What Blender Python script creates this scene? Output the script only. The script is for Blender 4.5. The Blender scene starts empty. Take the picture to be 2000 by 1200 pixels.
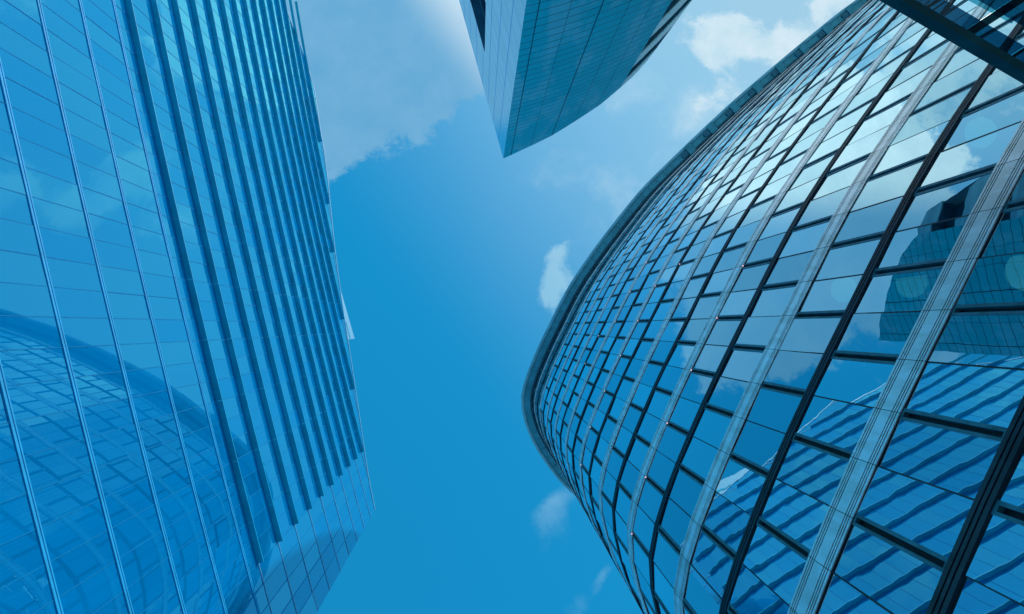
import bpy, math, random
from mathutils import Vector
random.seed(7)
S = bpy.context.scene
COL = S.collection

# ------------------------------------------------------------------ camera
EYE = 1.6
F = 1111.11                       # focal length in 2000-px-wide photo pixels (20 mm)
ZX, ZY = 935.0, 638.0             # where the zenith stands in the photo
cd = bpy.data.cameras.new('camera'); cam = bpy.data.objects.new('camera', cd); COL.objects.link(cam)
cam.location = (0, 0, EYE); cam.rotation_euler = (math.pi, 0, 0)     # looking straight up, image down = +Y
cd.lens = 20; cd.sensor_width = 36; cd.sensor_fit = 'HORIZONTAL'
cd.shift_x = (1000 - ZX) / 2000; cd.shift_y = (ZY - 600) / 2000
cd.clip_start = 0.1; cd.clip_end = 5000
S.camera = cam

# ------------------------------------------------------------------ light
SUN_AZ = Vector((0.72, -0.69)).normalized(); SUN_EL = math.radians(43)
sv = Vector((SUN_AZ.x*math.cos(SUN_EL), SUN_AZ.y*math.cos(SUN_EL), math.sin(SUN_EL)))
ld = bpy.data.lights.new('sun', 'SUN'); ld.energy = 2.5; ld.angle = math.radians(0.6); ld.color = (1.0, 0.97, 0.93)
sun = bpy.data.objects.new('sun', ld); COL.objects.link(sun); sun.location = (0, 0, 200)
sun.rotation_euler = (-sv).to_track_quat('-Z', 'Y').to_euler()

S.view_settings.view_transform = 'Standard'; S.view_settings.look = 'None'
S.view_settings.exposure = 0.0; S.view_settings.gamma = 1.0
S.render.engine = 'CYCLES'
S.cycles.max_bounces = 8; S.cycles.glossy_bounces = 5; S.cycles.transparent_max_bounces = 10
S.cycles.diffuse_bounces = 3
S.cycles.sample_clamp_indirect = 6.0

# ------------------------------------------------------------------ node helpers
class NT:
    def __init__(s, tree): s.t = tree; s.n = tree.nodes; s.l = tree.links
    def new(s, typ, **kw):
        n = s.n.new(typ)
        for k, v in kw.items():
            if k.startswith('i_'):
                key = k[2:]
                n.inputs[int(key) if key.isdigit() else key.replace('_', ' ')].default_value = v
            else: setattr(n, k, v)
        return n
    def set(s, sock, v):
        if hasattr(v, 'is_linked') or hasattr(v, 'links'): s.l.new(v, sock)
        else: sock.default_value = v
    def math(s, op, a, b=0.0, c=0.0, clamp=False):
        n = s.n.new('ShaderNodeMath'); n.operation = op; n.use_clamp = clamp
        s.set(n.inputs[0], a); s.set(n.inputs[1], b); s.set(n.inputs[2], c)
        return n.outputs[0]
    def mapr(s, v, a, b, c=0.0, d=1.0, smooth=True):
        n = s.n.new('ShaderNodeMapRange'); n.interpolation_type = 'SMOOTHSTEP' if smooth else 'LINEAR'; n.clamp = True
        s.set(n.inputs['Value'], v)
        for k, x in zip(('From Min', 'From Max', 'To Min', 'To Max'), (a, b, c, d)): n.inputs[k].default_value = x
        return n.outputs['Result']
    def mix(s, f, a, b, blend='MIX'):
        n = s.n.new('ShaderNodeMix'); n.data_type = 'RGBA'; n.blend_type = blend; n.clamp_factor = True
        s.set(n.inputs['Factor'], f); s.set(n.inputs['A'], a); s.set(n.inputs['B'], b)
        return n.outputs['Result']
    def noise(s, vec, scale, detail=4, rough=0.55, dist=0.0):
        n = s.n.new('ShaderNodeTexNoise'); n.inputs['Scale'].default_value = scale; n.inputs['Detail'].default_value = detail
        n.inputs['Roughness'].default_value = rough; n.inputs['Distortion'].default_value = dist
        s.l.new(vec, n.inputs['Vector']); return n.outputs['Fac']

def c4(r, g, b): return (r, g, b, 1.0)

# ------------------------------------------------------------------ sky
w = bpy.data.worlds.new('World'); S.world = w; w.use_nodes = True
T = NT(w.node_tree); T.n.clear()
out = T.new('ShaderNodeOutputWorld'); bg = T.new('ShaderNodeBackground'); bg.inputs['Strength'].default_value = 0.15
T.l.new(bg.outputs[0], out.inputs['Surface'])
sky = T.new('ShaderNodeTexSky'); sky.sky_type = 'NISHITA'; sky.sun_disc = False
sky.sun_elevation = SUN_EL; sky.sun_rotation = math.atan2(SUN_AZ.x, SUN_AZ.y)
sky.air_density = 1.0; sky.dust_density = 0.6; sky.ozone_density = 2.0
tc = T.new('ShaderNodeTexCoord')
sep = T.new('ShaderNodeSeparateXYZ'); T.l.new(tc.outputs['Generated'], sep.inputs[0])
zc = T.math('MAXIMUM', sep.outputs['Z'], 0.06)
u = T.math('DIVIDE', sep.outputs['X'], zc); v = T.math('DIVIDE', sep.outputs['Y'], zc)   # cloud deck plane
comb = T.new('ShaderNodeCombineXYZ'); T.l.new(u, comb.inputs[0]); T.l.new(v, comb.inputs[1])
P = comb.outputs[0]
warp = T.new('ShaderNodeTexNoise'); warp.inputs['Scale'].default_value = 5.0; warp.inputs['Detail'].default_value = 5
T.l.new(P, warp.inputs['Vector'])
wsub = T.new('ShaderNodeVectorMath', operation='SUBTRACT'); T.l.new(warp.outputs['Color'], wsub.inputs[0]); wsub.inputs[1].default_value = (.5, .5, .5)
wsc = T.new('ShaderNodeVectorMath', operation='SCALE'); T.l.new(wsub.outputs[0], wsc.inputs[0]); wsc.inputs['Scale'].default_value = 0.11
wadd = T.new('ShaderNodeVectorMath', operation='ADD'); T.l.new(P, wadd.inputs[0]); T.l.new(wsc.outputs[0], wadd.inputs[1])
PW = wadd.outputs[0]
def blob(cx, cy, rx, ry, ang, wt):
    rx *= 1.22; ry *= 1.22; wt *= 0.86
    m = T.new('ShaderNodeMapping', vector_type='TEXTURE')
    m.inputs['Location'].default_value = ((cx-ZX)/F, (cy-ZY)/F, 0)
    m.inputs['Rotation'].default_value = (0, 0, math.radians(ang)); m.inputs['Scale'].default_value = (rx/F, ry/F, 1)
    T.l.new(PW, m.inputs['Vector'])
    ln = T.new('ShaderNodeVectorMath', operation='LENGTH'); T.l.new(m.outputs[0], ln.inputs[0])
    return T.mapr(ln.outputs['Value'], 0.0, 1.6, wt, 0.0)
def total(bl):
    acc = None
    for b in bl:
        o = blob(*b); acc = o if acc is None else T.math('ADD', acc, o)
    return acc
n1 = T.noise(PW, 10.0, 12, 0.66); n2 = T.noise(P, 2.3, 5, 0.5)
nz = T.math('ADD', T.math('MULTIPLY', T.math('SUBTRACT', n1, 0.5), 2.3), T.math('MULTIPLY', T.math('SUBTRACT', n2, 0.5), 0.35))
BIG = [(660, 120, 170, 200, 0, 1.5), (820, 60, 200, 150, -20, 1.5), (640, -100, 330, 190, 0, 1.4), (960, -150, 300, 170, 0, 1.4), (1030, 20, 100, 150, 0, 1.2), (1110, -80, 130, 130, 0, 1.2), (560, 250, 70, 90, 0, 0.9), (655, 285, 36, 40, 0, 0.5)]
PUFF = [(1395, 88, 75, 42, -12, 1.05), (1460, 70, 80, 40, 20, 0.95), (1400, 130, 50, 30, 30, 0.8), (1560, 88, 52, 36, -40, 1.1), (1650, 5, 80, 55, 0, 1.25),
        (1425, 190, 60, 32, -25, 1.0), 
        (1094, 500, 20, 34, 15, 0.95), (1096, 558, 46, 28, -20, 1.05), 
        (-400, 500, 300, 140, 30, 1.2), (900, 1500, 260, 120, 10, 1.1), (300, 1500, 260, 130, 0, 1.1), (1750, 1500, 300, 160, 40, 1.1), (2300, 700, 300, 200, 40, 1.2), (2000, 100, 260, 160, -30, 1.2), (1150, -420, 260, 200, 0, 1.3), (1700, -500, 300, 200, 0, 1.2)]
WISP = [(1080, 990, 46, 22, -50, 0.9), (1125, 1185, 26, 34, 60, 0.9), (1185, 1135, 26, 14, -60, 0.8), (1240, 190, 60, 24, -30, 0.8), (1350, 225, 70, 60, -30, 1.0),
        (1230, 420, 160, 60, -30, 0.55), (1120, 330, 140, 60, 10, 0.5), (1060, 1050, 60, 40, 0, 0.6), (1190, 60, 120, 90, 0, 0.7)]
m_wis = T.mapr(T.math('ADD', total(WISP), T.math('MULTIPLY', nz, 0.8)), 0.30, 1.35)
m_big = T.mapr(T.math('ADD', total(BIG), nz), 0.60, 0.88)
m_puf = T.mapr(T.math('ADD', total(PUFF), T.math('MULTIPLY', nz, 1.1)), 0.42, 0.95)
# clear sky colour: Nishita graded to the deep cyan blue of the day, veiled by thin high haze towards the sun
base = T.mix(1.0, sky.outputs[0], c4(0.06, 1.25, 1.55), 'MULTIPLY')
base = T.mix(0.6, base, c4(0.06, 2.0, 4.15))      # even scattering of a humid sky
veil = T.mapr(T.math('ADD', T.math('MULTIPLY', u, 0.80), T.math('MULTIPLY', v, -0.62)), -0.10, 0.80, 0.0, 1.0)
vn = T.math('MULTIPLY', veil, T.mapr(n2, 0.3, 0.75, 0.88, 1.12, smooth=False))
base = T.mix(vn, base, c4(2.3, 4.1, 5.4))
cshade = T.mapr(n1, 0.3, 0.7, 0.0, 1.0)
bigc = T.mix(T.mapr(veil, 0.30, 0.56), c4(0.90, 2.7, 4.5), c4(6.2, 7.0, 7.3))
bigc = T.mix(T.math('MULTIPLY', cshade, 0.30), bigc, c4(1.9, 3.6, 4.9))
pufc = T.mix(cshade, c4(3.4, 4.9, 5.8), c4(4.9, 5.8, 6.3))
pufc = T.mix(T.mapr(veil, 0.15, 0.6, 0.0, 1.0), c4(1.9, 3.9, 5.3), pufc)
col = T.mix(T.math('MULTIPLY', m_big, 0.92), base, bigc)
col = T.mix(T.math('MULTIPLY', m_wis, 0.46), col, pufc)
col = T.mix(T.math('MULTIPLY', m_puf, 0.86), col, pufc)
below = T.mapr(sep.outputs['Z'], -0.05, 0.08)
col = T.mix(below, c4(0.8, 1.5, 1.9), col)
T.l.new(col, bg.inputs['Color'])

# ------------------------------------------------------------------ materials
def mat(name):
    m = bpy.data.materials.new(name); m.use_nodes = True
    t = NT(m.node_tree); t.n.clear()
    o = t.new('ShaderNodeOutputMaterial')
    return m, t, o
def principled(name, col, rough=0.5, metal=0.0, spec=0.5, noise=0.0, nscale=3.0, bump=0.0, stretch=(1, 1, 1)):
    m, t, o = mat(name)
    p = t.new('ShaderNodeBsdfPrincipled')
    p.inputs['Roughness'].default_value = rough; p.inputs['Metallic'].default_value = metal
    p.inputs['Specular IOR Level'].default_value = spec
    g = t.new('ShaderNodeNewGeometry'); mp = t.new('ShaderNodeMapping'); mp.inputs['Scale'].default_value = stretch
    t.l.new(g.outputs['Position'], mp.inputs['Vector'])
    nf = t.noise(mp.outputs[0], nscale, 5)
    lo = c4(*[x*(1-noise) for x in col]); hi = c4(*[min(1, x*(1+noise)) for x in col])
    t.l.new(t.mix(t.mapr(nf, 0.3, 0.7), lo, hi), p.inputs['Base Color'])
    if bump:
        b = t.new('ShaderNodeBump'); b.inputs['Strength'].default_value = bump; b.inputs['Distance'].default_value = 0.02
        t.l.new(nf, b.inputs['Height']); t.l.new(b.outputs[0], p.inputs['Normal'])
    t.l.new(p.outputs[0], o.inputs['Surface'])
    return m
def wavy(t, scale, strength, dist):
    g = t.new('ShaderNodeNewGeometry')
    nf = t.noise(g.outputs['Position'], scale, 2, 0.5)
    b = t.new('ShaderNodeBump'); b.inputs['Strength'].default_value = strength; b.inputs['Distance'].default_value = dist
    t.l.new(nf, b.inputs['Height'])
    return g, b.outputs[0]

def make_clear_glass():
    m, t, o = mat('coated_glass')
    g, nrm = wavy(t, 0.60, 0.30, 0.009)
    fr = t.new('ShaderNodeFresnel'); fr.inputs['IOR'].default_value = 1.75; t.l.new(nrm, fr.inputs['Normal'])
    fac = t.mapr(fr.outputs[0], 0.06, 0.30, 0.66, 1.0, smooth=False)
    oi = t.new('ShaderNodeObjectInfo')
    rnd = t.math('FRACT', t.math('ADD', t.math('MULTIPLY', g.outputs['Random Per Island'], 7.31), t.math('MULTIPLY', oi.outputs['Random'], 5.17)))
    fac = t.math('MULTIPLY', fac, t.mapr(rnd, 0.0, 1.0, 0.86, 1.04, smooth=False), clamp=True)
    gl = t.new('ShaderNodeBsdfGlossy'); gl.inputs['Roughness'].default_value = 0.0
    t.l.new(t.mix(rnd, c4(0.52, 0.86, 0.97), c4(0.66, 0.93, 1.0)), gl.inputs['Color'])
    t.l.new(nrm, gl.inputs['Normal'])
    tr = t.new('ShaderNodeBsdfTransparent'); tr.inputs['Color'].default_value = c4(0.16, 0.50, 0.58)
    mx = t.new('ShaderNodeMixShader'); t.l.new(fac, mx.inputs[0]); t.l.new(tr.outputs[0], mx.inputs[1]); t.l.new(gl.outputs[0], mx.inputs[2])
    t.l.new(mx.outputs[0], o.inputs['Surface'])
    return m
def make_blue_glass():
    m, t, o = mat('blue_glass')
    g, nrm = wavy(t, 0.35, 0.25, 0.006)
    fr = t.new('ShaderNodeFresnel'); fr.inputs['IOR'].default_value = 1.6; t.l.new(nrm, fr.inputs['Normal'])
    fac = t.mapr(fr.outputs[0], 0.05, 0.40, 0.24, 0.95, smooth=False)
    oi = t.new('ShaderNodeObjectInfo')
    rnd = t.math('FRACT', t.math('ADD', t.math('MULTIPLY', g.outputs['Random Per Island'], 7.31), t.math('MULTIPLY', oi.outputs['Random'], 5.17)))
    fac = t.math('MULTIPLY', fac, t.mapr(rnd, 0.0, 1.0, 0.66, 1.08, smooth=False), clamp=True)
    gl = t.new('ShaderNodeBsdfGlossy'); gl.inputs['Roughness'].default_value = 0.0; gl.inputs['Color'].default_value = c4(0.18, 0.84, 0.94)
    t.l.new(nrm, gl.inputs['Normal'])
    # body tint with drawn vertical blinds behind some panes
    sx = t.new('ShaderNodeSeparateXYZ'); t.l.new(g.outputs['Position'], sx.inputs[0])
    cy = t.math('FLOOR', t.math('DIVIDE', sx.outputs['Y'], 2.9)); cz = t.math('FLOOR', t.math('DIVIDE', sx.outputs['Z'], 7.8))
    cb = t.new('ShaderNodeCombineXYZ'); t.l.new(cy, cb.inputs[0]); t.l.new(cz, cb.inputs[1])
    wn = t.new('ShaderNodeTexWhiteNoise'); wn.noise_dimensions = '3D'; t.l.new(cb.outputs[0], wn.inputs['Vector'])
    st = t.math('SINE', t.math('MULTIPLY', sx.outputs['Y'], 2*math.pi/0.16))
    sel = t.math('GREATER_THAN', wn.outputs['Value'], 0.45)
    st = t.math('MULTIPLY', t.mapr(st, -0.3, 0.7), t.math('MULTIPLY', sel, 0.5))
    bc = t.mix(st, c4(0.0, 0.27, 0.66), c4(0.0, 0.31, 0.72))
    bc = t.mix(t.math('MULTIPLY', rnd, 0.28), bc, c4(0.0, 0.17, 0.46))
    df = t.new('ShaderNodeBsdfDiffuse'); t.l.new(bc, df.inputs['Color'])
    mx = t.new('ShaderNodeMixShader'); t.l.new(fac, mx.inputs[0]); t.l.new(df.outputs[0], mx.inputs[1]); t.l.new(gl.outputs[0], mx.inputs[2])
    t.l.new(mx.outputs[0], o.inputs['Surface'])
    return m
def make_plank(name, col, seam, step, ncol, rough, spec, seamw=0.05, nsc=(0.35, 0.35, 0.09), metal=0.0):
    m, t, o = mat(name)
    p = t.new('ShaderNodeBsdfPrincipled'); p.inputs['Roughness'].default_value = rough; p.inputs['Specular IOR Level'].default_value = spec; p.inputs['Metallic'].default_value = metal
    g = t.new('ShaderNodeNewGeometry'); sx = t.new('ShaderNodeSeparateXYZ'); t.l.new(g.outputs['Position'], sx.inputs[0])
    fz = t.math('FRACT', t.math('DIVIDE', sx.outputs['Z'], step))
    line = t.math('LESS_THAN', fz, seamw)
    row = t.math('FLOOR', t.math('DIVIDE', sx.outputs['Z'], step))
    wn = t.new('ShaderNodeTexWhiteNoise'); wn.noise_dimensions = '1D'; t.l.new(row, wn.inputs['W'])
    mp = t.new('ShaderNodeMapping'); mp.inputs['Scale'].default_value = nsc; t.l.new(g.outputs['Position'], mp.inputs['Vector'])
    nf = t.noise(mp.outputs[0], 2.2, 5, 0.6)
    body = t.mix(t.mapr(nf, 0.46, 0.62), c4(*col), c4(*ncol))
    body = t.mix(t.math('MULTIPLY', wn.outputs['Value'], 0.18), body, c4(*[x*0.55 for x in col]))
    t.l.new(t.mix(line, body, c4(*seam)), p.inputs['Base Color'])
    bm = t.new('ShaderNodeBump'); bm.inputs['Strength'].default_value = 0.4; bm.inputs['Distance'].default_value = 0.02
    t.l.new(t.math('SUBTRACT', 1.0, line), bm.inputs['Height']); t.l.new(bm.outputs[0], p.inputs['Normal'])
    t.l.new(p.outputs[0], o.inputs['Surface'])
    return m
def emit(name, col, st, alb=0.5):
    m, t, o = mat(name)
    p = t.new('ShaderNodeBsdfPrincipled'); p.inputs['Base Color'].default_value = c4(*[x*alb for x in col])
    p.inputs['Emission Color'].default_value = c4(*col); p.inputs['Emission Strength'].default_value = st; p.inputs['Roughness'].default_value = 0.4
    t.l.new(p.outputs[0], o.inputs['Surface']); return m

M = dict(
    glass=make_clear_glass(), blue=make_blue_glass(),
    band=principled('brushed_aluminium', (0.92, 0.92, 0.87), 0.36, 0.6, noise=0.17, nscale=2.2, stretch=(1, 1, 0.3)),
    dark=principled('dark_anodised_metal', (0.008, 0.030, 0.048), 0.5, 0.0, 0.25, noise=0.3, nscale=1.2),
    slot=principled('slot_frame_metal', (0.04, 0.20, 0.24), 0.5, 0.0, 0.3, noise=0.25, nscale=2.0),
    black=principled('slot_recess', (0.006, 0.016, 0.022), 0.7, noise=0.3),
    slab=principled('ceiling_board', (0.05, 0.13, 0.17), 0.8, noise=0.2, nscale=0.8),
    core=principled('core_wall', (0.05, 0.11, 0.15), 0.8, noise=0.2, nscale=0.5),
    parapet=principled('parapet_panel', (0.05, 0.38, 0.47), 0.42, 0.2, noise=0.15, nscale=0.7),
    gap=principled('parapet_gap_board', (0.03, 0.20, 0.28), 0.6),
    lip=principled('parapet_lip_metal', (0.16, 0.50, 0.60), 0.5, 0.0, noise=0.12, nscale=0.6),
    fin=principled('louvre_metal', (0.0, 0.46, 0.70), 0.6, 0.0, 0.15, noise=0.12, nscale=0.5),
    rail=principled('rail_metal', (0.02, 0.50, 0.92), 0.6, 0.0, 0.15, noise=0.12, nscale=0.7),
    mull=principled('mullion_metal', (0.0, 0.26, 0.56), 0.7, 0.0, 0.08, noise=0.1),
    trim=principled('pale_trim_metal', (0.16, 0.52, 0.76), 0.5, 0.0, noise=0.1),
    conc=principled('roof_concrete', (0.20, 0.30, 0.36), 0.85, noise=0.2, nscale=0.4),
    stone=make_plank('shaded_panel', (0.0, 0.80, 0.86), (0.0, 0.16, 0.22), 0.63, (0.30, 0.90, 0.95), 0.42, 0.3, 0.07, (0.30, 0.30, 0.12)),  # pale noise patches: light reflected off glass, painted into the base colour
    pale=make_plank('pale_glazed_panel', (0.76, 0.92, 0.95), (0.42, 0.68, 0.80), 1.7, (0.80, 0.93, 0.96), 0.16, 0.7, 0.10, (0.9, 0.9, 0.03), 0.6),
    spand=principled('balcony_spandrel', (0.50, 0.82, 0.92), 0.30, 0.3, noise=0.2, nscale=1.0, stretch=(.3, .3, 3)),
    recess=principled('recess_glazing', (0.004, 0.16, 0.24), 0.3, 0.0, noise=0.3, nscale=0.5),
    joint=principled('panel_joint', (0.004, 0.08, 0.15), 0.7),
    led=emit('indicator_lamp', (1.0, 0.55, 0.62), 1.2), led2=emit('white_indicator_lamp', (0.8, 0.95, 1.0), 0.9),
    lamp=emit('opal_lamp_bowl', (0.40, 0.95, 0.88), 0.5),
)
def make_canopy_glass(name, tint, fac):
    m, t, o = mat(name)
    gl = t.new('ShaderNodeBsdfGlossy'); gl.inputs['Roughness'].default_value = 0.02; gl.inputs['Color'].default_value = c4(0.4, 0.75, 0.85)
    tr = t.new('ShaderNodeBsdfTransparent'); tr.inputs['Color'].default_value = c4(*tint)
    mx = t.new('ShaderNodeMixShader'); mx.inputs[0].default_value = fac
    t.l.new(tr.outputs[0], mx.inputs[1]); t.l.new(gl.outputs[0], mx.inputs[2]); t.l.new(mx.outputs[0], o.inputs['Surface']); return m
M['cglass_dark'] = make_canopy_glass('smoked_canopy_glass', (0.07, 0.30, 0.42), 0.06)
M['cglass_clear'] = make_canopy_glass('clear_canopy_glass', (0.34, 0.68, 0.74), 0.05)
M['cbeam'] = principled('canopy_steel', (0.004, 0.07, 0.082), 0.6, 0.0, 0.15, noise=0.2, nscale=2)

# ------------------------------------------------------------------ mesh helpers
class MB:
    def __init__(s): s.v = []; s.f = []
    def quad(s, a, b, c, d):
        k = len(s.v); s.v += [tuple(a), tuple(b), tuple(c), tuple(d)]; s.f.append((k, k+1, k+2, k+3))
    def poly(s, pts):
        k = len(s.v); s.v += [tuple(p) for p in pts]; s.f.append(tuple(range(k, k+len(pts))))
    def hexa(s, p):            # 8 corners: 0-3 one end, 4-7 the other
        k = len(s.v); s.v += [tuple(x) for x in p]
        for f in ((0, 3, 2, 1), (4, 5, 6, 7), (0, 1, 5, 4), (1, 2, 6, 5), (2, 3, 7, 6), (3, 0, 4, 7)): s.f.append(tuple(k+i for i in f))
    def wallbox(s, a, b, n, o0, o1, z0, z1, z0b=None, z1b=None):
        """box along plan segment a-b, between plan offsets o0 and o1 along n, from z0 to z1 (own heights at the b end allowed)"""
        z0b = z0 if z0b is None else z0b; z1b = z1 if z1b is None else z1b
        pa0 = a + n*o0; pa1 = a + n*o1; pb0 = b + n*o0; pb1 = b + n*o1
        s.hexa([(pa0.x, pa0.y, z0), (pa1.x, pa1.y, z0), (pa1.x, pa1.y, z1), (pa0.x, pa0.y, z1),
                (pb0.x, pb0.y, z0b), (pb1.x, pb1.y, z0b), (pb1.x, pb1.y, z1b), (pb0.x, pb0.y, z1b)])
    def build(s, name, m, parent=None, smooth=False):
        me = bpy.data.meshes.new(name); me.from_pydata(s.v, [], s.f); me.materials.append(m); me.update()
        if smooth:
            for p in me.polygons: p.use_smooth = True
        o = bpy.data.objects.new(name, me); COL.objects.link(o)
        if parent: o.parent = parent
        return o
def thing(name, label, cat, group=None):
    o = bpy.data.objects.new(name, None); COL.objects.link(o); o['label'] = label; o['category'] = cat
    if group: o['group'] = group
    return o
def at(px, py, h): return Vector(((px-ZX)*h/F, (py-ZY)*h/F))
def proj(x, y, z): h = z-EYE; return ZX+F*x/h, ZY+F*y/h
def shown(quad):
    """rough picture size of a facade quad (list of 3D corners), clipped to the frame"""
    q = []
    for x, y, z in quad:
        z = max(z, EYE+2.5); px, py = proj(x, y, z); q.append((min(max(px, 0), 2000), min(max(py, 0), 1200)))
    return abs(sum(q[i][0]*q[(i+1) % 4][1]-q[(i+1) % 4][0]*q[i][1] for i in range(4)))/2
def spline(pts, n=24):
    res = []
    P = [pts[0]*2-pts[1]] + pts + [pts[-1]*2-pts[-2]]
    for i in range(1, len(P)-2):
        p0, p1, p2, p3 = P[i-1:i+3]
        for k in range(n):
            t = k/n
            res.append(0.5*((2*p1)+(p2-p0)*t+(2*p0-5*p1+4*p2-p3)*t*t+(3*p1-p0-3*p2+p3)*t**3))
    res.append(pts[-1]); return res
def smooth_line(pts, it):
    for _ in range(it):
        pts = [pts[0]] + [(pts[i-1]+pts[i]*2+pts[i+1])/4 for i in range(1, len(pts)-1)] + [pts[-1]]
    return pts
def resample(line, L, anchor):
    s = [0.0]
    for a, b in zip(line, line[1:]): s.append(s[-1]+(b-a).length)
    k = min(range(len(line)), key=lambda i: (line[i]-anchor).length); ph = s[k] % L
    res = []; d = ph; j = 0
    while d <= s[-1]:
        while j < len(s)-2 and s[j+1] < d: j += 1
        t = (d-s[j])/max(1e-9, s[j+1]-s[j]); res.append(line[j].lerp(line[j+1], t)); d += L
    return res
V2 = lambda x, y: Vector((x, y))

# ------------------------------------------------------------------ ground
g = MB(); n = 12; R = 1500
g.quad((-R, -R, 0), (R, -R, 0), (R, R, 0), (-R, R, 0))
go = g.build('ground', principled('plaza_paving', (0.42, 0.45, 0.46), 0.8, noise=0.25, nscale=0.8)); go['kind'] = 'structure'

# ================================================================== CURVED GLASS TOWER
ct = thing('curved_glass_tower', 'curved glass tower with pale ribbed floor bands and a rounded overhanging parapet', 'tower')
raw = [V2(*p) for p in [(118, -88), (100, -78.5), (84, -67.5), (67, -55.3), (62.2, -51.8), (53.2, -44.4), (43.2, -35.8), (31.8, -24.9), (27.8, -20.6), (22.6, -14.0), (19.2, -9.3), (16.7, -5.4),
        (14.15, -0.4), (12.05, 3.9), (10.2, 8.3), (9.35, 11.0), (9.12, 12.8), (9.35, 14.6), (10.0, 16.9), (11.1, 19.3), (13.2, 22.6), (17.0, 27.0), (24, 31.5), (35, 36), (50, 38)]]
line = smooth_line(spline(raw), 60)
JL = 1.725
J = resample(line, JL, V2(13.25, 1.05))
kA = min(range(len(J)), key=lambda i: (J[i]-V2(13.25, 1.05)).length)
NJ = len(J)
def seg_n(i):
    t = (J[i+1]-J[i]).normalized(); return V2(t.y, -t.x) if V2(t.y, -t.x).dot(J[i]) < 0 or True else t
# outward normal: curve runs from far upper right to lower right, street side on its right-hand (camera) side
def seg_normal(i):
    t = (J[i+1]-J[i]).normalized(); n_ = V2(t.y, -t.x)
    return n_
if seg_normal(kA).dot(J[kA]) > 0:
    seg_normal_sign = -1
else:
    seg_normal_sign = 1
SN = [seg_normal(i)*seg_normal_sign for i in range(NJ-1)]
def vert_n(i):
    a = SN[max(0, i-1)]; b = SN[min(NJ-2, i)]; m = (a+b).normalized(); return m / max(0.6, m.dot(b))
VN = [vert_n(i) for i in range(NJ)]
ST = 4.2; HB = 26.0
levels = []                      # (h, is_white)
k = -6
while HB + k*ST < 97.5:
    h = HB + k*ST
    if h > -1.0: levels.append((h, k % 2 == 0, k))
    k += 1
HTOP = 97.6
def sweep(profile, gap=0.0, idx=None):
    mb = MB()
    for i in range(NJ-1):
        a, b = J[i], J[i+1]; na, nb = VN[i], VN[i+1]
        t0, t1 = gap/JL/2, 1-gap/JL/2
        A = a.lerp(b, t0); B = a.lerp(b, t1); NA = na.lerp(nb, t0); NB = na.lerp(nb, t1)
        k0 = len(mb.v)
        for o, z in profile: q = A+NA*o; mb.v.append((q.x, q.y, z))
        for o, z in profile: q = B+NB*o; mb.v.append((q.x, q.y, z))
        m_ = len(profile)
        for j in range(m_-1): mb.f.append((k0+j, k0+j+1, k0+m_+j+1, k0+m_+j))
    return mb
def ribbed(z0, z1, o, grooves, gw, gd):
    p = [(-0.05, z0), (o, z0)]
    for c in grooves:
        zc_ = z0+(z1-z0)*c
        p += [(o, zc_-gw/2), (o-gd, zc_-gw/2), (o-gd, zc_+gw/2), (o, zc_+gw/2)]
    p += [(o, z1), (-0.05, z1)]
    return p
WB, DB = 1.12, 0.46
bandtop = {}; bandbot = {}
for h, white, k in levels:
    z = h+EYE
    if white:
        z0, z1 = z-WB/2, z+WB/2
        sweep(ribbed(z0, z1, 0.06, (0.10, 0.19, 0.28, 0.72, 0.81, 0.90), 0.045, 0.05), 0.022).build('spandrel_band', M['band'], ct)
        sweep([(-0.06, z0-0.03), (0.02, z0-0.03), (0.02, z1+0.03), (-0.06, z1+0.03)]).build('band_backing', M['dark'], ct)
    else:
        z0, z1 = z-DB/2, z+DB/2
        sweep([(-0.05, z0), (0.07, z0), (0.07, z0+.13), (0.02, z0+.13), (0.02, z0+.18), (0.07, z0+.18), (0.07, z0+.28), (0.02, z0+.28), (0.02, z0+.33), (0.07, z0+.33), (0.07, z1), (-0.05, z1)]).build('dark_band', M['dark'], ct)
    bandbot[k] = z0; bandtop[k] = z1
ks = [k for _, _, k in levels]
panes = []; slots = []; bars = MB()
SW = 0.37
for k in ks:
    z0 = bandtop[k]; z1 = bandbot.get(k+1, HTOP+EYE)
    for i in range(NJ-1):
        sl_i = ((i-kA) + k) % 2 == 0      # slot at joint i in storey above level k
        a, b = J[i], J[i+1]; n_ = SN[i]
        t0 = (SW/2 if sl_i else 0.015)/JL; t1 = 1-(0.015 if sl_i else SW/2)/JL
        A = a.lerp(b, t0); B = a.lerp(b, t1)
        e = [random.uniform(-.015, .015) for _ in range(3)]
        q = [A+n_*e[0], B+n_*e[1], B+n_*(e[1]+e[2]), A+n_*(e[0]+e[2])]
        quad = [(q[0].x, q[0].y, z0), (q[1].x, q[1].y, z0), (q[2].x, q[2].y, z1), (q[3].x, q[3].y, z1)]
        if seg_normal_sign < 0: quad = [quad[1], quad[0], quad[3], quad[2]]     # glass faces the street
        mid = (A+B)/2
        vis = shown(quad) if n_.dot(mid) < 0 else 0
        panes.append((vis, quad))
        if sl_i and i > 0:
            tn = VN[i].normalized(); tt = V2(-tn.y, tn.x)
            c = J[i]; L_ = c-tt*(SW/2); R_ = c+tt*(SW/2)
            vis = shown([(L_.x, L_.y, z0), (R_.x, R_.y, z0), (R_.x, R_.y, z1), (L_.x, L_.y, z1)]) if tn.dot(c) < 0 else 0
            slots.append((vis, i, k, c, tn, tt, z0, z1))
        elif not sl_i and i > 0:
            tn = VN[i].normalized(); tt = V2(-tn.y, tn.x); c = J[i]
            bars.wallbox(c-tt*0.025, c+tt*0.025, tn, -0.06, 0.012, z0, z1)
bars.build('glazing_bar', M['dark'], ct)
def pane_mesh(mb, quad): mb.quad(*quad)
panes.sort(key=lambda x: -x[0])
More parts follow.
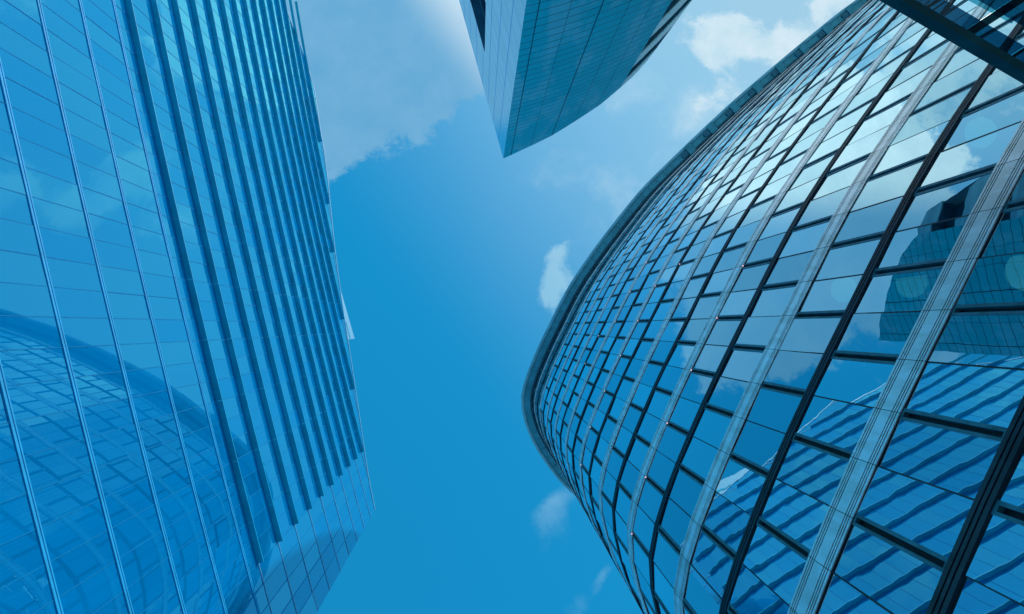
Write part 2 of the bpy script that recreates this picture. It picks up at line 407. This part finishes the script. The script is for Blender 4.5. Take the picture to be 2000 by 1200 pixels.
for vis, q in panes[:100]:
    mb = MB(); mb.quad(*q); mb.build('window_pane', M['glass'], ct)
mb = MB()
for vis, q in panes[100:]: mb.quad(*q)
o = mb.build('window_pane', M['glass'], ct); o['kind'] = 'stuff'
def slot_frame(mb, s):
    vis, i, k, c, tn, tt, z0, z1 = s
    L_, R_ = c-tt*(SW/2), c+tt*(SW/2)
    mb.wallbox(L_, L_+tt*0.10, tn, -0.28, 0.012, z0, z1)
    mb.wallbox(R_-tt*0.11, R_, tn, -0.28, 0.012, z0, z1)
    mb.wallbox(L_+tt*0.10, R_-tt*0.11, tn, -0.28, 0.012, z0, z0+0.10)
    mb.wallbox(L_+tt*0.10, R_-tt*0.11, tn, -0.28, 0.012, z1-0.10, z1)
def slot_back(mb, s):
    vis, i, k, c, tn, tt, z0, z1 = s
    L_, R_ = c-tt*(SW/2-.1), c+tt*(SW/2-.11)
    mb.wallbox(L_, R_, tn, -0.30, -0.16, z0+0.10, z1-0.10)
slots.sort(key=lambda x: -x[0])
for s in slots[:100]:
    mb = MB(); slot_frame(mb, s); f_ = mb.build('vent_slot', M['slot'], ct)
    mb = MB(); slot_back(mb, s); mb.build('recess', M['black'], f_)
mb = MB(); mb2 = MB()
for s in slots[100:]: slot_frame(mb, s); slot_back(mb2, s)
o = mb.build('vent_slot', M['slot'], ct); o['kind'] = 'stuff'
mb2.build('recess', M['black'], o)
# indicator lights at the head of some slots
used = set()
for px, py in [(1279, 576), (1245, 640), (1213, 707), (1254, 512), (1224, 570), (1197, 620), (1170, 670), (1314, 512), (1446, 533), (1397, 628), (1349, 729), (1302, 830), (1260, 930), (1153, 838), (1181, 773), (1144, 723), (1139, 918), (1240, 1048)]:
    best = min((s for s in slots if s[0] > 0 and (s[1], s[2]) not in used), key=lambda s: (proj(s[3].x, s[3].y, s[7])[0]-px)**2+(proj(s[3].x, s[3].y, s[7])[1]-py)**2)
    used.add((best[1], best[2]))
    c = best[3]+best[4]*0.07; z = best[7]-0.10; r = 0.042
    mb = MB(); ring = 8; stk = 4
    for a_ in range(stk):
        for b_ in range(ring):
            def sp(a, b):
                th = math.pi*a/stk; ph = 2*math.pi*b/ring
                return (c.x+r*math.sin(th)*math.cos(ph), c.y+r*math.sin(th)*math.sin(ph), z+r*math.cos(th))
            mb.quad(sp(a_, b_), sp(a_+1, b_), sp(a_+1, b_+1), sp(a_, b_+1))
    mb.build('indicator_light', M['led'] if px > 1220 else M['led2'], ct)
# floor slabs, core and rear
back = [V2(62, 34), V2(70, 20), V2(118, -30), V2(128, -70)]
def offset_loop(o): return [J[i]-VN[i]*o for i in range(0, NJ)] + back
inner = offset_loop(0.55)
for h, white, k in levels:
    z = h+EYE
    t_ = 0.5 if white else 0.24
    mb = MB(); mb.poly([(p.x, p.y, z-t_) for p in inner]); mb.poly([(p.x, p.y, z+t_) for p in reversed(inner)])
    mb.build('floor_slab', M['slab'], ct)
mb = MB()
core = [J[i]-VN[i]*8.0 for i in range(8, NJ-14, 3)]
for a, b in zip(core, core[1:]): mb.quad((a.x, a.y, 0), (b.x, b.y, 0), (b.x, b.y, HTOP+EYE), (a.x, a.y, HTOP+EYE))
mb.build('core_wall', M['core'], ct)
mb = MB(); lp = [J[-1]]+back+[J[0]]
for a, b in zip(lp, lp[1:]): mb.quad((a.x, a.y, 0), (b.x, b.y, 0), (b.x, b.y, HTOP+EYE+1.4), (a.x, a.y, HTOP+EYE+1.4))
mb.build('rear_wall', M['parapet'], ct)
# parapet
zt = HTOP+EYE
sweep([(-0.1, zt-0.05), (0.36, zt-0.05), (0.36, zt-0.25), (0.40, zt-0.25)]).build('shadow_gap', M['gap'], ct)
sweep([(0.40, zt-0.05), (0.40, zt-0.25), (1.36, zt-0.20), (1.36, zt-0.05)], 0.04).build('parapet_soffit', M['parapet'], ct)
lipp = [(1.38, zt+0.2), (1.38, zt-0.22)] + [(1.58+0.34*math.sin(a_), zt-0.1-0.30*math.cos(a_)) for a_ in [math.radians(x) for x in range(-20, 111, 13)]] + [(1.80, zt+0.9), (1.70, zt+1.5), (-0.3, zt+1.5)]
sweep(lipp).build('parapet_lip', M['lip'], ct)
mb = MB(); mb.poly([(p.x, p.y, zt+1.3) for p in offset_loop(0.2)]); mb.build('roof', M['conc'], ct)
for i in range(4, NJ-1):
    if J[i].x > 36 and i % 3 == 0:
        mb = MB(); a, b = J[i], J[i+1]
        A = a.lerp(b, 0.1); B = a.lerp(b, 0.85)
        mb.wallbox(A, B, SN[i], 0.10, 1.75, zt-0.50, zt-0.2501); mb.build('soffit_bracket', M['parapet'], ct)
        mb = MB(); mb.wallbox(a.lerp(b, .95), J[i+1].lerp(J[min(i+2, NJ-1)], 0.55), SN[i], 0.5, 1.2, zt-0.46, zt-0.2502); mb.build('soffit_box', M['gap'], ct)

# ceiling lamps seen through its panes
def ceiling_lamp(x, y, zc_, label):
    t = thing('ceiling_lamp', label, 'ceiling lamp', 'bowl lamps inside the curved tower')
    t.location = (x, y, zc_)
    mb = MB(); R_, dp, seg, stk = 0.58, 0.34, 28, 7
    for a_ in range(stk):
        for b_ in range(seg):
            def sp(a, b):
                th = (math.pi/2)*a/stk; ph = 2*math.pi*b/seg
                return (R_*math.sin(th)*math.cos(ph), R_*math.sin(th)*math.sin(ph), -0.10-dp*math.cos(th))
            mb.quad(sp(a_, b_), sp(a_, b_+1), sp(a_+1, b_+1), sp(a_+1, b_))
    mb.build('lamp_bowl', M['lamp'], t, True)
    mb = MB()
    for b_ in range(seg):
        p0, p1 = 2*math.pi*b_/seg, 2*math.pi*(b_+1)/seg
        r1, r2 = 0.62, 0.56
        c_ = lambda r, p, z: (r*math.cos(p), r*math.sin(p), z)
        mb.quad(c_(r1, p0, -0.10), c_(r1, p1, -0.10), c_(r1, p1, 0.0), c_(r1, p0, 0.0))
        mb.quad(c_(r2, p0, -0.104), c_(r2, p1, -0.104), c_(r1, p1, -0.10), c_(r1, p0, -0.10))
    mb.build('rim', M['slot'], t)
lampA, lampB = V2(16.3, -1.65), V2(18.9, -7.3)
lv = {k: (h+EYE - (0.5 if wht else 0.24)) for h, wht, k in levels}
ceiling_lamp(lampA.x, lampA.y, lv[-2], 'bright round lamp behind dark glass, beyond the widest pale band at the picture edge')
ceiling_lamp(lampA.x, lampA.y, lv[-1], 'round lamp in the dark reflection, just above the widest pale band')
ceiling_lamp(lampA.x, lampA.y, lv[0], 'faint round lamp behind bright blue glass, between a dark band and a pale band')
ceiling_lamp(lampB.x, lampB.y, lv[-1], 'pale green lamp behind a reflecting pane under the canopy corner')

# ================================================================== LOUVRED GLASS TOWER
lt = thing('louvred_glass_tower', 'blue glass tower with rows of dark projecting louvres and a sloping roof edge', 'tower')
fx = lambda y: -19.64+0.24*y+0.0007*y*y
YA, YB, YF = -54.0, 23.9, 16.6
ML = 1.42
ys = []; y = YF
while y > YA: ys.append(y); y -= ML
ys = sorted(ys)
y = YF+ML
while y < YB-0.3: ys.append(y); y += ML
ys = [YA]+ys+[YB]
if ys[1]-ys[0] < 0.4: ys.pop(1)
LP = [V2(fx(y), y) for y in ys]
def lnorm(y): t = V2(0.24+0.0014*y, 1).normalized(); return V2(t.y, -t.x)
rpx = [(545, 0), (572, 60), (590, 90), (607, 125), (613, 166), (618, 208), (637, 320), (645, 400), (655, 500), (667, 585), (676, 640), (685, 700), (700, 800), (713, 890), (720, 940), (728, 986)]
roof = []
for px, py in rpx:
    rx, ry = px-ZX, py-ZY
    best = min((YA-3+0.01*i for i in range(int((YB-YA+6)*100))), key=lambda y: abs(fx(y)*ry-y*rx)/math.hypot(rx, ry))
    roof.append((best, -F*abs(fx(best))/(-abs(rx))))
roof.sort()
def roof_h(y):
    if y <= roof[0][0]: return roof[0][1]
    for (a, ha), (b, hb) in zip(roof, roof[1:]):
        if a <= y <= b: return ha+(hb-ha)*(y-a)/max(1e-6, b-a)
    return roof[-1][1]
# smooth roof line
rs = [(y, sum(roof_h(y+d)*w_ for d, w_ in ((-5, 1), (-2.5, 2), (0, 3), (2.5, 2), (5, 1)))/9) for y in [YA+i*(YB-YA)/80 for i in range(81)]]
def roof_z(y):
    t = (y-YA)/(YB-YA)*80; i = min(79, max(0, int(t))); f_ = t-i
    return rs[i][1]*(1-f_)+rs[i+1][1]*f_+EYE
FIN0, FS = 39.9, 3.9
fins = [FIN0+FS*i for i in range(18)]
rows = [38.2-3.85*i for i in range(10, -1, -1)]
rows = [r for r in rows if r > 0.2]
cuts = [-EYE]+rows+fins+[fins[-1]+FS]
lp = []
for i in range(len(LP)-1):
    a, b = LP[i], LP[i+1]; za, zb = roof_z(a.y), roof_z(b.y); n_ = lnorm((a.y+b.y)/2)
    for c0, c1 in zip(cuts, cuts[1:]):
        z0, z1 = c0+EYE, c1+EYE
        za1, zb1 = min(z1, za), min(z1, zb)
        if za1 <= z0+0.02 and zb1 <= z0+0.02: continue
        za1, zb1 = max(za1, z0), max(zb1, z0)
        e0, e1, e2 = [random.uniform(-.008, .008) for _ in range(3)]
        A0, B0, B1, A1 = a+n_*e0, b+n_*e1, b+n_*(e1+e2), a+n_*(e0+e2)
        q = [(A0.x, A0.y, z0), (B0.x, B0.y, z0), (B1.x, B1.y, zb1), (A1.x, A1.y, za1)]
        lp.append((shown(q), q))
lp.sort(key=lambda x: -x[0])
for vis, q in lp[:100]:
    mb = MB(); mb.quad(*q); mb.build('window_pane', M['blue'], lt)
mb = MB()
for vis, q in lp[100:]: mb.quad(*q)
o = mb.build('window_pane', M['blue'], lt); o['kind'] = 'stuff'
for p in LP[1:-1]:
    n_ = lnorm(p.y); t_ = V2(-n_.y, n_.x); mb = MB()
    mb.wallbox(p-t_*0.02, p+t_*0.02, n_, -0.1, 0.015, 0, roof_z(p.y)-0.05); mb.build('mullion', M['mull'], lt)
def strip(y0, y1, z, o0, o1, dz, step=ML):
    mb = MB(); yy = [y for y in ys if y0+0.05 < y < y1-0.05]; yy = [y0]+yy+[y1]
    for j_, (a, b) in enumerate(zip(yy, yy[1:])):
        if o1 > 0.3 and j_ % 3 == 0: a += 0.03
        A, B = V2(fx(a), a), V2(fx(b), b); mb.wallbox(A, B, lnorm((a+b)/2), o0, o1, z-dz/2, z+dz/2)
    return mb
for r in rows:
    mb = strip(YA, YB, r+EYE-0.09, -0.05, 0.05, 0.07); rl = mb.build('floor_rail', M['rail'], lt)
    strip(YA, YB, r+EYE+0.09, -0.05, 0.05, 0.07).build('rail_cap', M['rail'], rl)
    strip(YA, YB, r+EYE, -0.05, 0.025, 0.10).build('rail_groove', M['rail'], rl)
for h in fins:
    z = h+EYE
    # end of the louvre: one bay short of the sloping roof edge, or the plain bay by the corner
    ye = YF
    while roof_z(ye) < z+1.6 and ye > YA: ye -= 0.05
    ye2 = min(ye, YF)
    if ye2 > YA+0.6: strip(YA+0.02, ye2, z, -0.02, 0.40, 0.08).build('sun_louvre', M['fin'], lt)
    yc = YB
    while roof_z(yc) < z+0.3 and yc > YA: yc -= 0.05
    if yc > ye2+0.3: strip(ye2+0.02, yc, z, -0.03, 0.045, 0.07).build('floor_trim', M['trim'], lt)
mb = MB()                                            # roof coping
yy = [YA+i*(YB-YA)/60 for i in range(61)]
for a, b in zip(yy, yy[1:]):
    A, B = V2(fx(a), a), V2(fx(b), b); mb.wallbox(A, B, lnorm((a+b)/2), -0.35, 0.06, roof_z(a)-0.12, roof_z(a)+0.12, roof_z(b)-0.12, roof_z(b)+0.12)
mb.build('roof_coping', M['trim'], lt)
A, B = V2(fx(YA), YA), V2(fx(YB), YB); back_n = V2(-1, 0.1).normalized(); DEP = 28
mb = MB()
for p in (A, B):
    q = p+back_n*DEP; mb.quad((p.x, p.y, 0), (q.x, q.y, 0), (q.x, q.y, roof_z(p.y)), (p.x, p.y, roof_z(p.y)))
mb.build('side_wall', M['blue'], lt)
mb = MB()
for a, b in zip(yy, yy[1:]):
    P1, P2 = V2(fx(a), a), V2(fx(b), b); q1, q2 = P1+back_n*DEP, P2+back_n*DEP
    mb.quad((P1.x, P1.y, roof_z(a)), (P2.x, P2.y, roof_z(b)), (q2.x, q2.y, roof_z(b)), (q1.x, q1.y, roof_z(a)))
    mb.quad((q1.x, q1.y, 0), (q2.x, q2.y, 0), (q2.x, q2.y, roof_z(b)), (q1.x, q1.y, roof_z(a)))
mb.build('roof', M['conc'], lt)
# upright roof screen standing on the roof edge
def fp(y, o): p = V2(fx(y), y)+lnorm(y)*o; return p
hA, hB = roof_z(-5.2), at(692, 662, 1)
y1 = 1.9; z1 = EYE + F*abs(fx(y1))/243.0
mb = MB()
a0, a1 = fp(-5.2, -0.15), fp(-5.2, 0.05); b0, b1 = fp(y1, -0.15), fp(y1, 0.05)
za, zb = roof_z(-5.2)-0.2, roof_z(y1)-0.2
mb.hexa([(a0.x, a0.y, za), (a1.x, a1.y, za), (a1.x, a1.y, za+0.5), (a0.x, a0.y, za+0.5), (b0.x, b0.y, zb), (b1.x, b1.y, zb), (b1.x, b1.y, z1), (b0.x, b0.y, z1)])
sc_ = mb.build('roof_screen', M['trim'], lt)
mb = MB(); c0, c1 = fp(y1-2.6, 0.056), fp(y1-0.1, 0.056); zz = roof_z(y1)
mb.wallbox(c0, c1, lnorm(y1), 0, 0.05, zz+0.9, zz+1.25, zz+1.2, zz+1.65); mb.build('slit', M['fin'], sc_)

# ================================================================== PROW TOWER
HA = 45.0; s_ = HA/120
pt = thing('prow_tower', 'sharp prowed tower with a pale glazed flank and a shaded panelled flank', 'tower')
apex = V2((983-ZX)*HA/F, (310-ZY)*HA/F)
def rcurve(t):                  # plan of the shaded flank, t metres of x past the prow
    T1 = 20.3*s_
    f_ = lambda t: -0.25*t-0.006/s_*t*t
    if t <= T1: return V2(apex.x+t, apex.y+f_(t))
    return V2(apex.x+t, apex.y+f_(T1)-0.95*(t-T1)-0.012/s_*(t-T1)**2)
TJ = 20.3*s_; TE = 32*s_
rp = [(983, 311), (1020, 293), (1078, 265), (1125, 236), (1172, 205), (1213, 170), (1240, 146), (1266, 117), (1293, 80), (1320, 44), (1350, 2)]
rr = []
for px, py in rp:
    rx, ry = px-ZX, py-ZY
    t = min((0.005*i for i in range(int(TE*200))), key=lambda t: abs(rcurve(t).x*ry-rcurve(t).y*rx)/math.hypot(rx, ry))
    p = rcurve(t); rr.append((t, F*p.length/math.hypot(rx, ry)))
rr[0] = (0.0, HA)
def proof(t):
    for (a, ha), (b, hb) in zip(rr, rr[1:]):
        if a <= t <= b: return ha+(hb-ha)*(t-a)/max(1e-6, b-a)
    a, b = rr[-3], rr[-1]; return b[1]+(b[1]-a[1])/(b[0]-a[0])*(t-b[0]) if b[0] > a[0] else b[1]
mb = MB(); N = 40; z0 = 0
tt_ = [TJ*i/N for i in range(N+1)]
for a, b in zip(tt_, tt_[1:]):
    A, B = rcurve(a), rcurve(b)
    mb.quad((A.x, A.y, 0), (B.x, B.y, 0), (B.x, B.y, proof(b)+EYE), (A.x, A.y, proof(a)+EYE))
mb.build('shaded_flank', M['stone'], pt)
def vjoint(tp, wd):
    p = rcurve(tp); d = (rcurve(tp+0.01)-p).normalized(); n_ = V2(-d.y, d.x); n_ = n_ if n_.dot(p) < 0 else -n_
    m_ = MB(); m_.wallbox(p-d*wd/2, p+d*wd/2, n_, -0.05, 0.004, 0, proof(tp)+EYE-0.02); m_.build('panel_joint', M['joint'], pt)
for tp, wd in ((1.55*s_*1.0, 0.05), (9.5*s_, 0.06), (5.4*s_, 0.02), (13.4*s_, 0.02), (17.0*s_, 0.02)): vjoint(tp, wd)
# balcony end: spandrels in front of recessed glazing
tt2 = [TJ+(TE-TJ)*i/14 for i in range(15)]
def endn(t): d = (rcurve(t+0.01)-rcurve(t-0.01)).normalized(); n_ = V2(-d.y, d.x); return n_ if n_.dot(rcurve(t)) < 0 else -n_
mb = MB()
for a, b in zip(tt2, tt2[1:]):
    A, B = rcurve(a)-endn(a)*0.9, rcurve(b)-endn(b)*0.9
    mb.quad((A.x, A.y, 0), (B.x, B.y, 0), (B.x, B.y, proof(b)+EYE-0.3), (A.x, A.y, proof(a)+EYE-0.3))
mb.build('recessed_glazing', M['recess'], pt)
ho = [(a_-3.2, b_-3.0) for a_, b_ in [(102.6-4.9, 102.6), (88.0, 92.9), (78.4, 83.4), (68.8, 73.8), (59.2, 64.2), (49.6, 54.6), (40, 45), (30.4, 35.4), (20.8, 25.8), (11.2, 16.2), (4.6, 6.6)]]
sp_edges = [(ho[i+1][1]*s_, ho[i][0]*s_) for i in range(len(ho)-1)]
sp_edges.insert(0, (99.6*s_, 999))
for lo, hi in sp_edges:
    mb = MB(); mbs = MB(); any_ = False
    for a, b in zip(tt2, tt2[1:]):
        A, B = rcurve(a), rcurve(b); n_ = endn((a+b)/2)
        ta, tb = min(hi, proof(a)), min(hi, proof(b))
        if ta <= lo+0.05 and tb <= lo+0.05: continue
        mb.wallbox(A, B, n_, -0.9, 0.0, lo+EYE, max(ta, lo+.02)+EYE, lo+EYE, max(tb, lo+.02)+EYE); any_ = True
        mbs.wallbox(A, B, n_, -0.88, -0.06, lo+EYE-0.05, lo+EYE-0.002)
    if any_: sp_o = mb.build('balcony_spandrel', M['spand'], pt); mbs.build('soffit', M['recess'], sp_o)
# pale flank with a deep slit
ldir = V2(-0.28, -1.0); UE = 52*s_
lpnt = lambda u_: apex+ldir*u_
ln = V2(-1.0, 0.28).normalized()
HT = HA+EYE
u0 = 14.6*s_; su0, su1, sz0, sz1 = u0, UE*0.98, 88*s_+EYE, 103.8*s_+EYE
def lrect(mb, ua, ub, za, zb, off=0.0):
    A, B = lpnt(ua)+ln*off, lpnt(ub)+ln*off; mb.quad((A.x, A.y, za), (B.x, B.y, za), (B.x, B.y, zb), (A.x, A.y, zb))
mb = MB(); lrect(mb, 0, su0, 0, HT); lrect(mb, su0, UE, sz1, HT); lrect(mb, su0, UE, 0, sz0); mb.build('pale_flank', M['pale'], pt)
mb = MB(); lrect(mb, su0, UE, sz0, sz1, -0.8)
a, b, c, d = lpnt(su0), lpnt(su0)-ln*0.8, lpnt(UE), lpnt(UE)-ln*0.8
mb.quad((a.x, a.y, sz0), (b.x, b.y, sz0), (b.x, b.y, sz1), (a.x, a.y, sz1))
mb.quad((a.x, a.y, sz1), (b.x, b.y, sz1), (d.x, d.y, sz1), (c.x, c.y, sz1)); mb.quad((a.x, a.y, sz0), (b.x, b.y, sz0), (d.x, d.y, sz0), (c.x, c.y, sz0))
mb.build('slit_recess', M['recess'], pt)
mb = MB(); mb.wallbox(lpnt(su0+0.05), lpnt(UE), ln, -0.75, -0.35, (sz0+sz1)/2+1.0, (sz0+sz1)/2+1.25); mb.build('slit_rail', M['joint'], pt)
for uu in (3.6, 7.6, 11.6, 15.6, 20, 24.5, 29):
    m_ = MB(); p = lpnt(uu*s_); d_ = ldir.normalized()
    top = HT-0.02 if uu*s_ < su0 else HT-0.02
    m_.wallbox(p-d_*0.02, p+d_*0.02, ln, -0.05, 0.004, 0 if uu*s_ < su0 else sz1, top); m_.build('flank_joint', M['rail'], pt)
# roof and rear
E1, E2 = rcurve(TE), lpnt(UE)
B1, B2 = E1+V2(-2, -10), E2+V2(3, -6)
mb = MB()
for a, b in zip([E1, B1, B2], [B1, B2, E2]):
    mb.quad((a.x, a.y, 0), (b.x, b.y, 0), (b.x, b.y, proof(TE)+EYE), (a.x, a.y, proof(TE)+EYE))
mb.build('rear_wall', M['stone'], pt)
mb = MB(); full = tt_+tt2[1:]
for i, (a, b) in enumerate(zip(full, full[1:])):
    A, B = rcurve(a), rcurve(b); ua, ub = UE*a/TE, UE*b/TE; C, D = lpnt(ub), lpnt(ua)
    mb.quad((A.x, A.y, proof(a)+EYE-0.05), (B.x, B.y, proof(b)+EYE-0.05), (C.x, C.y, HT-0.05), (D.x, D.y, HT-0.05))
mb.build('roof', M['conc'], pt)

# ================================================================== GLASS CANOPY
gc = thing('glass_canopy', 'smoked glass entrance canopy with dark steel edge beam in the upper corner', 'canopy')
HC = 9.0
e0, e1 = at(1715, 0, HC), at(2000, 165, HC)
ed = (e1-e0).normalized(); en = V2(ed.y, -ed.x)
if en.dot(V2(1, -1)) < 0: en = -en
E0, E1 = e0-ed*4.5, e1+ed*5.0
zc0 = HC+EYE-0.20
def cslab(name, m, o0, o1, z0, z1, a=E0, b=E1, parent=gc):
    mb_ = MB(); mb_.wallbox(a, b, en, o0, o1, z0, z1); return mb_.build(name, m, parent)
pxm = HC/F
cslab('edge_beam', M['cbeam'], 0, 0.12, zc0, zc0+0.20)
cslab('glass_panel', M['cglass_dark'], 0.12, 0.44, zc0+0.10, zc0+0.112)
cslab('clear_strip', M['cglass_clear'], 0.445, 0.70, zc0+0.10, zc0+0.112, E0, at(1938, 100, HC))
cslab('glass_panel', M['cglass_dark'], 0.705, 1.55, zc0+0.10, zc0+0.112)
cslab('glass_panel', M['cglass_dark'], 1.59, 3.2, zc0+0.10, zc0+0.112)
cslab('glazing_rail', M['lip'], 1.552, 1.588, zc0+0.09, zc0+0.13)
def cbeam(px, py, dxy, L_, wd):
    p = at(px, py, HC); d = V2(*dxy).normalized(); n_ = V2(d.y, -d.x)
    mb_ = MB(); mb_.wallbox(p-d*0.02, p+d*L_, n_, -wd/2, wd/2, zc0+0.115, zc0+0.22); mb_.build('cross_beam', M['cbeam'], gc)
cbeam(1785, 32, (115, -75), 3.4, 0.05)
cbeam(1950, 128, (115, -75), 3.4, 0.05)
cbeam(1868, 80, (115, -75), 3.4, 0.13)
cbeam(1700, -15, (115, -75), 3.4, 0.13)
cbeam(2030, 175, (115, -75), 3.4, 0.13)
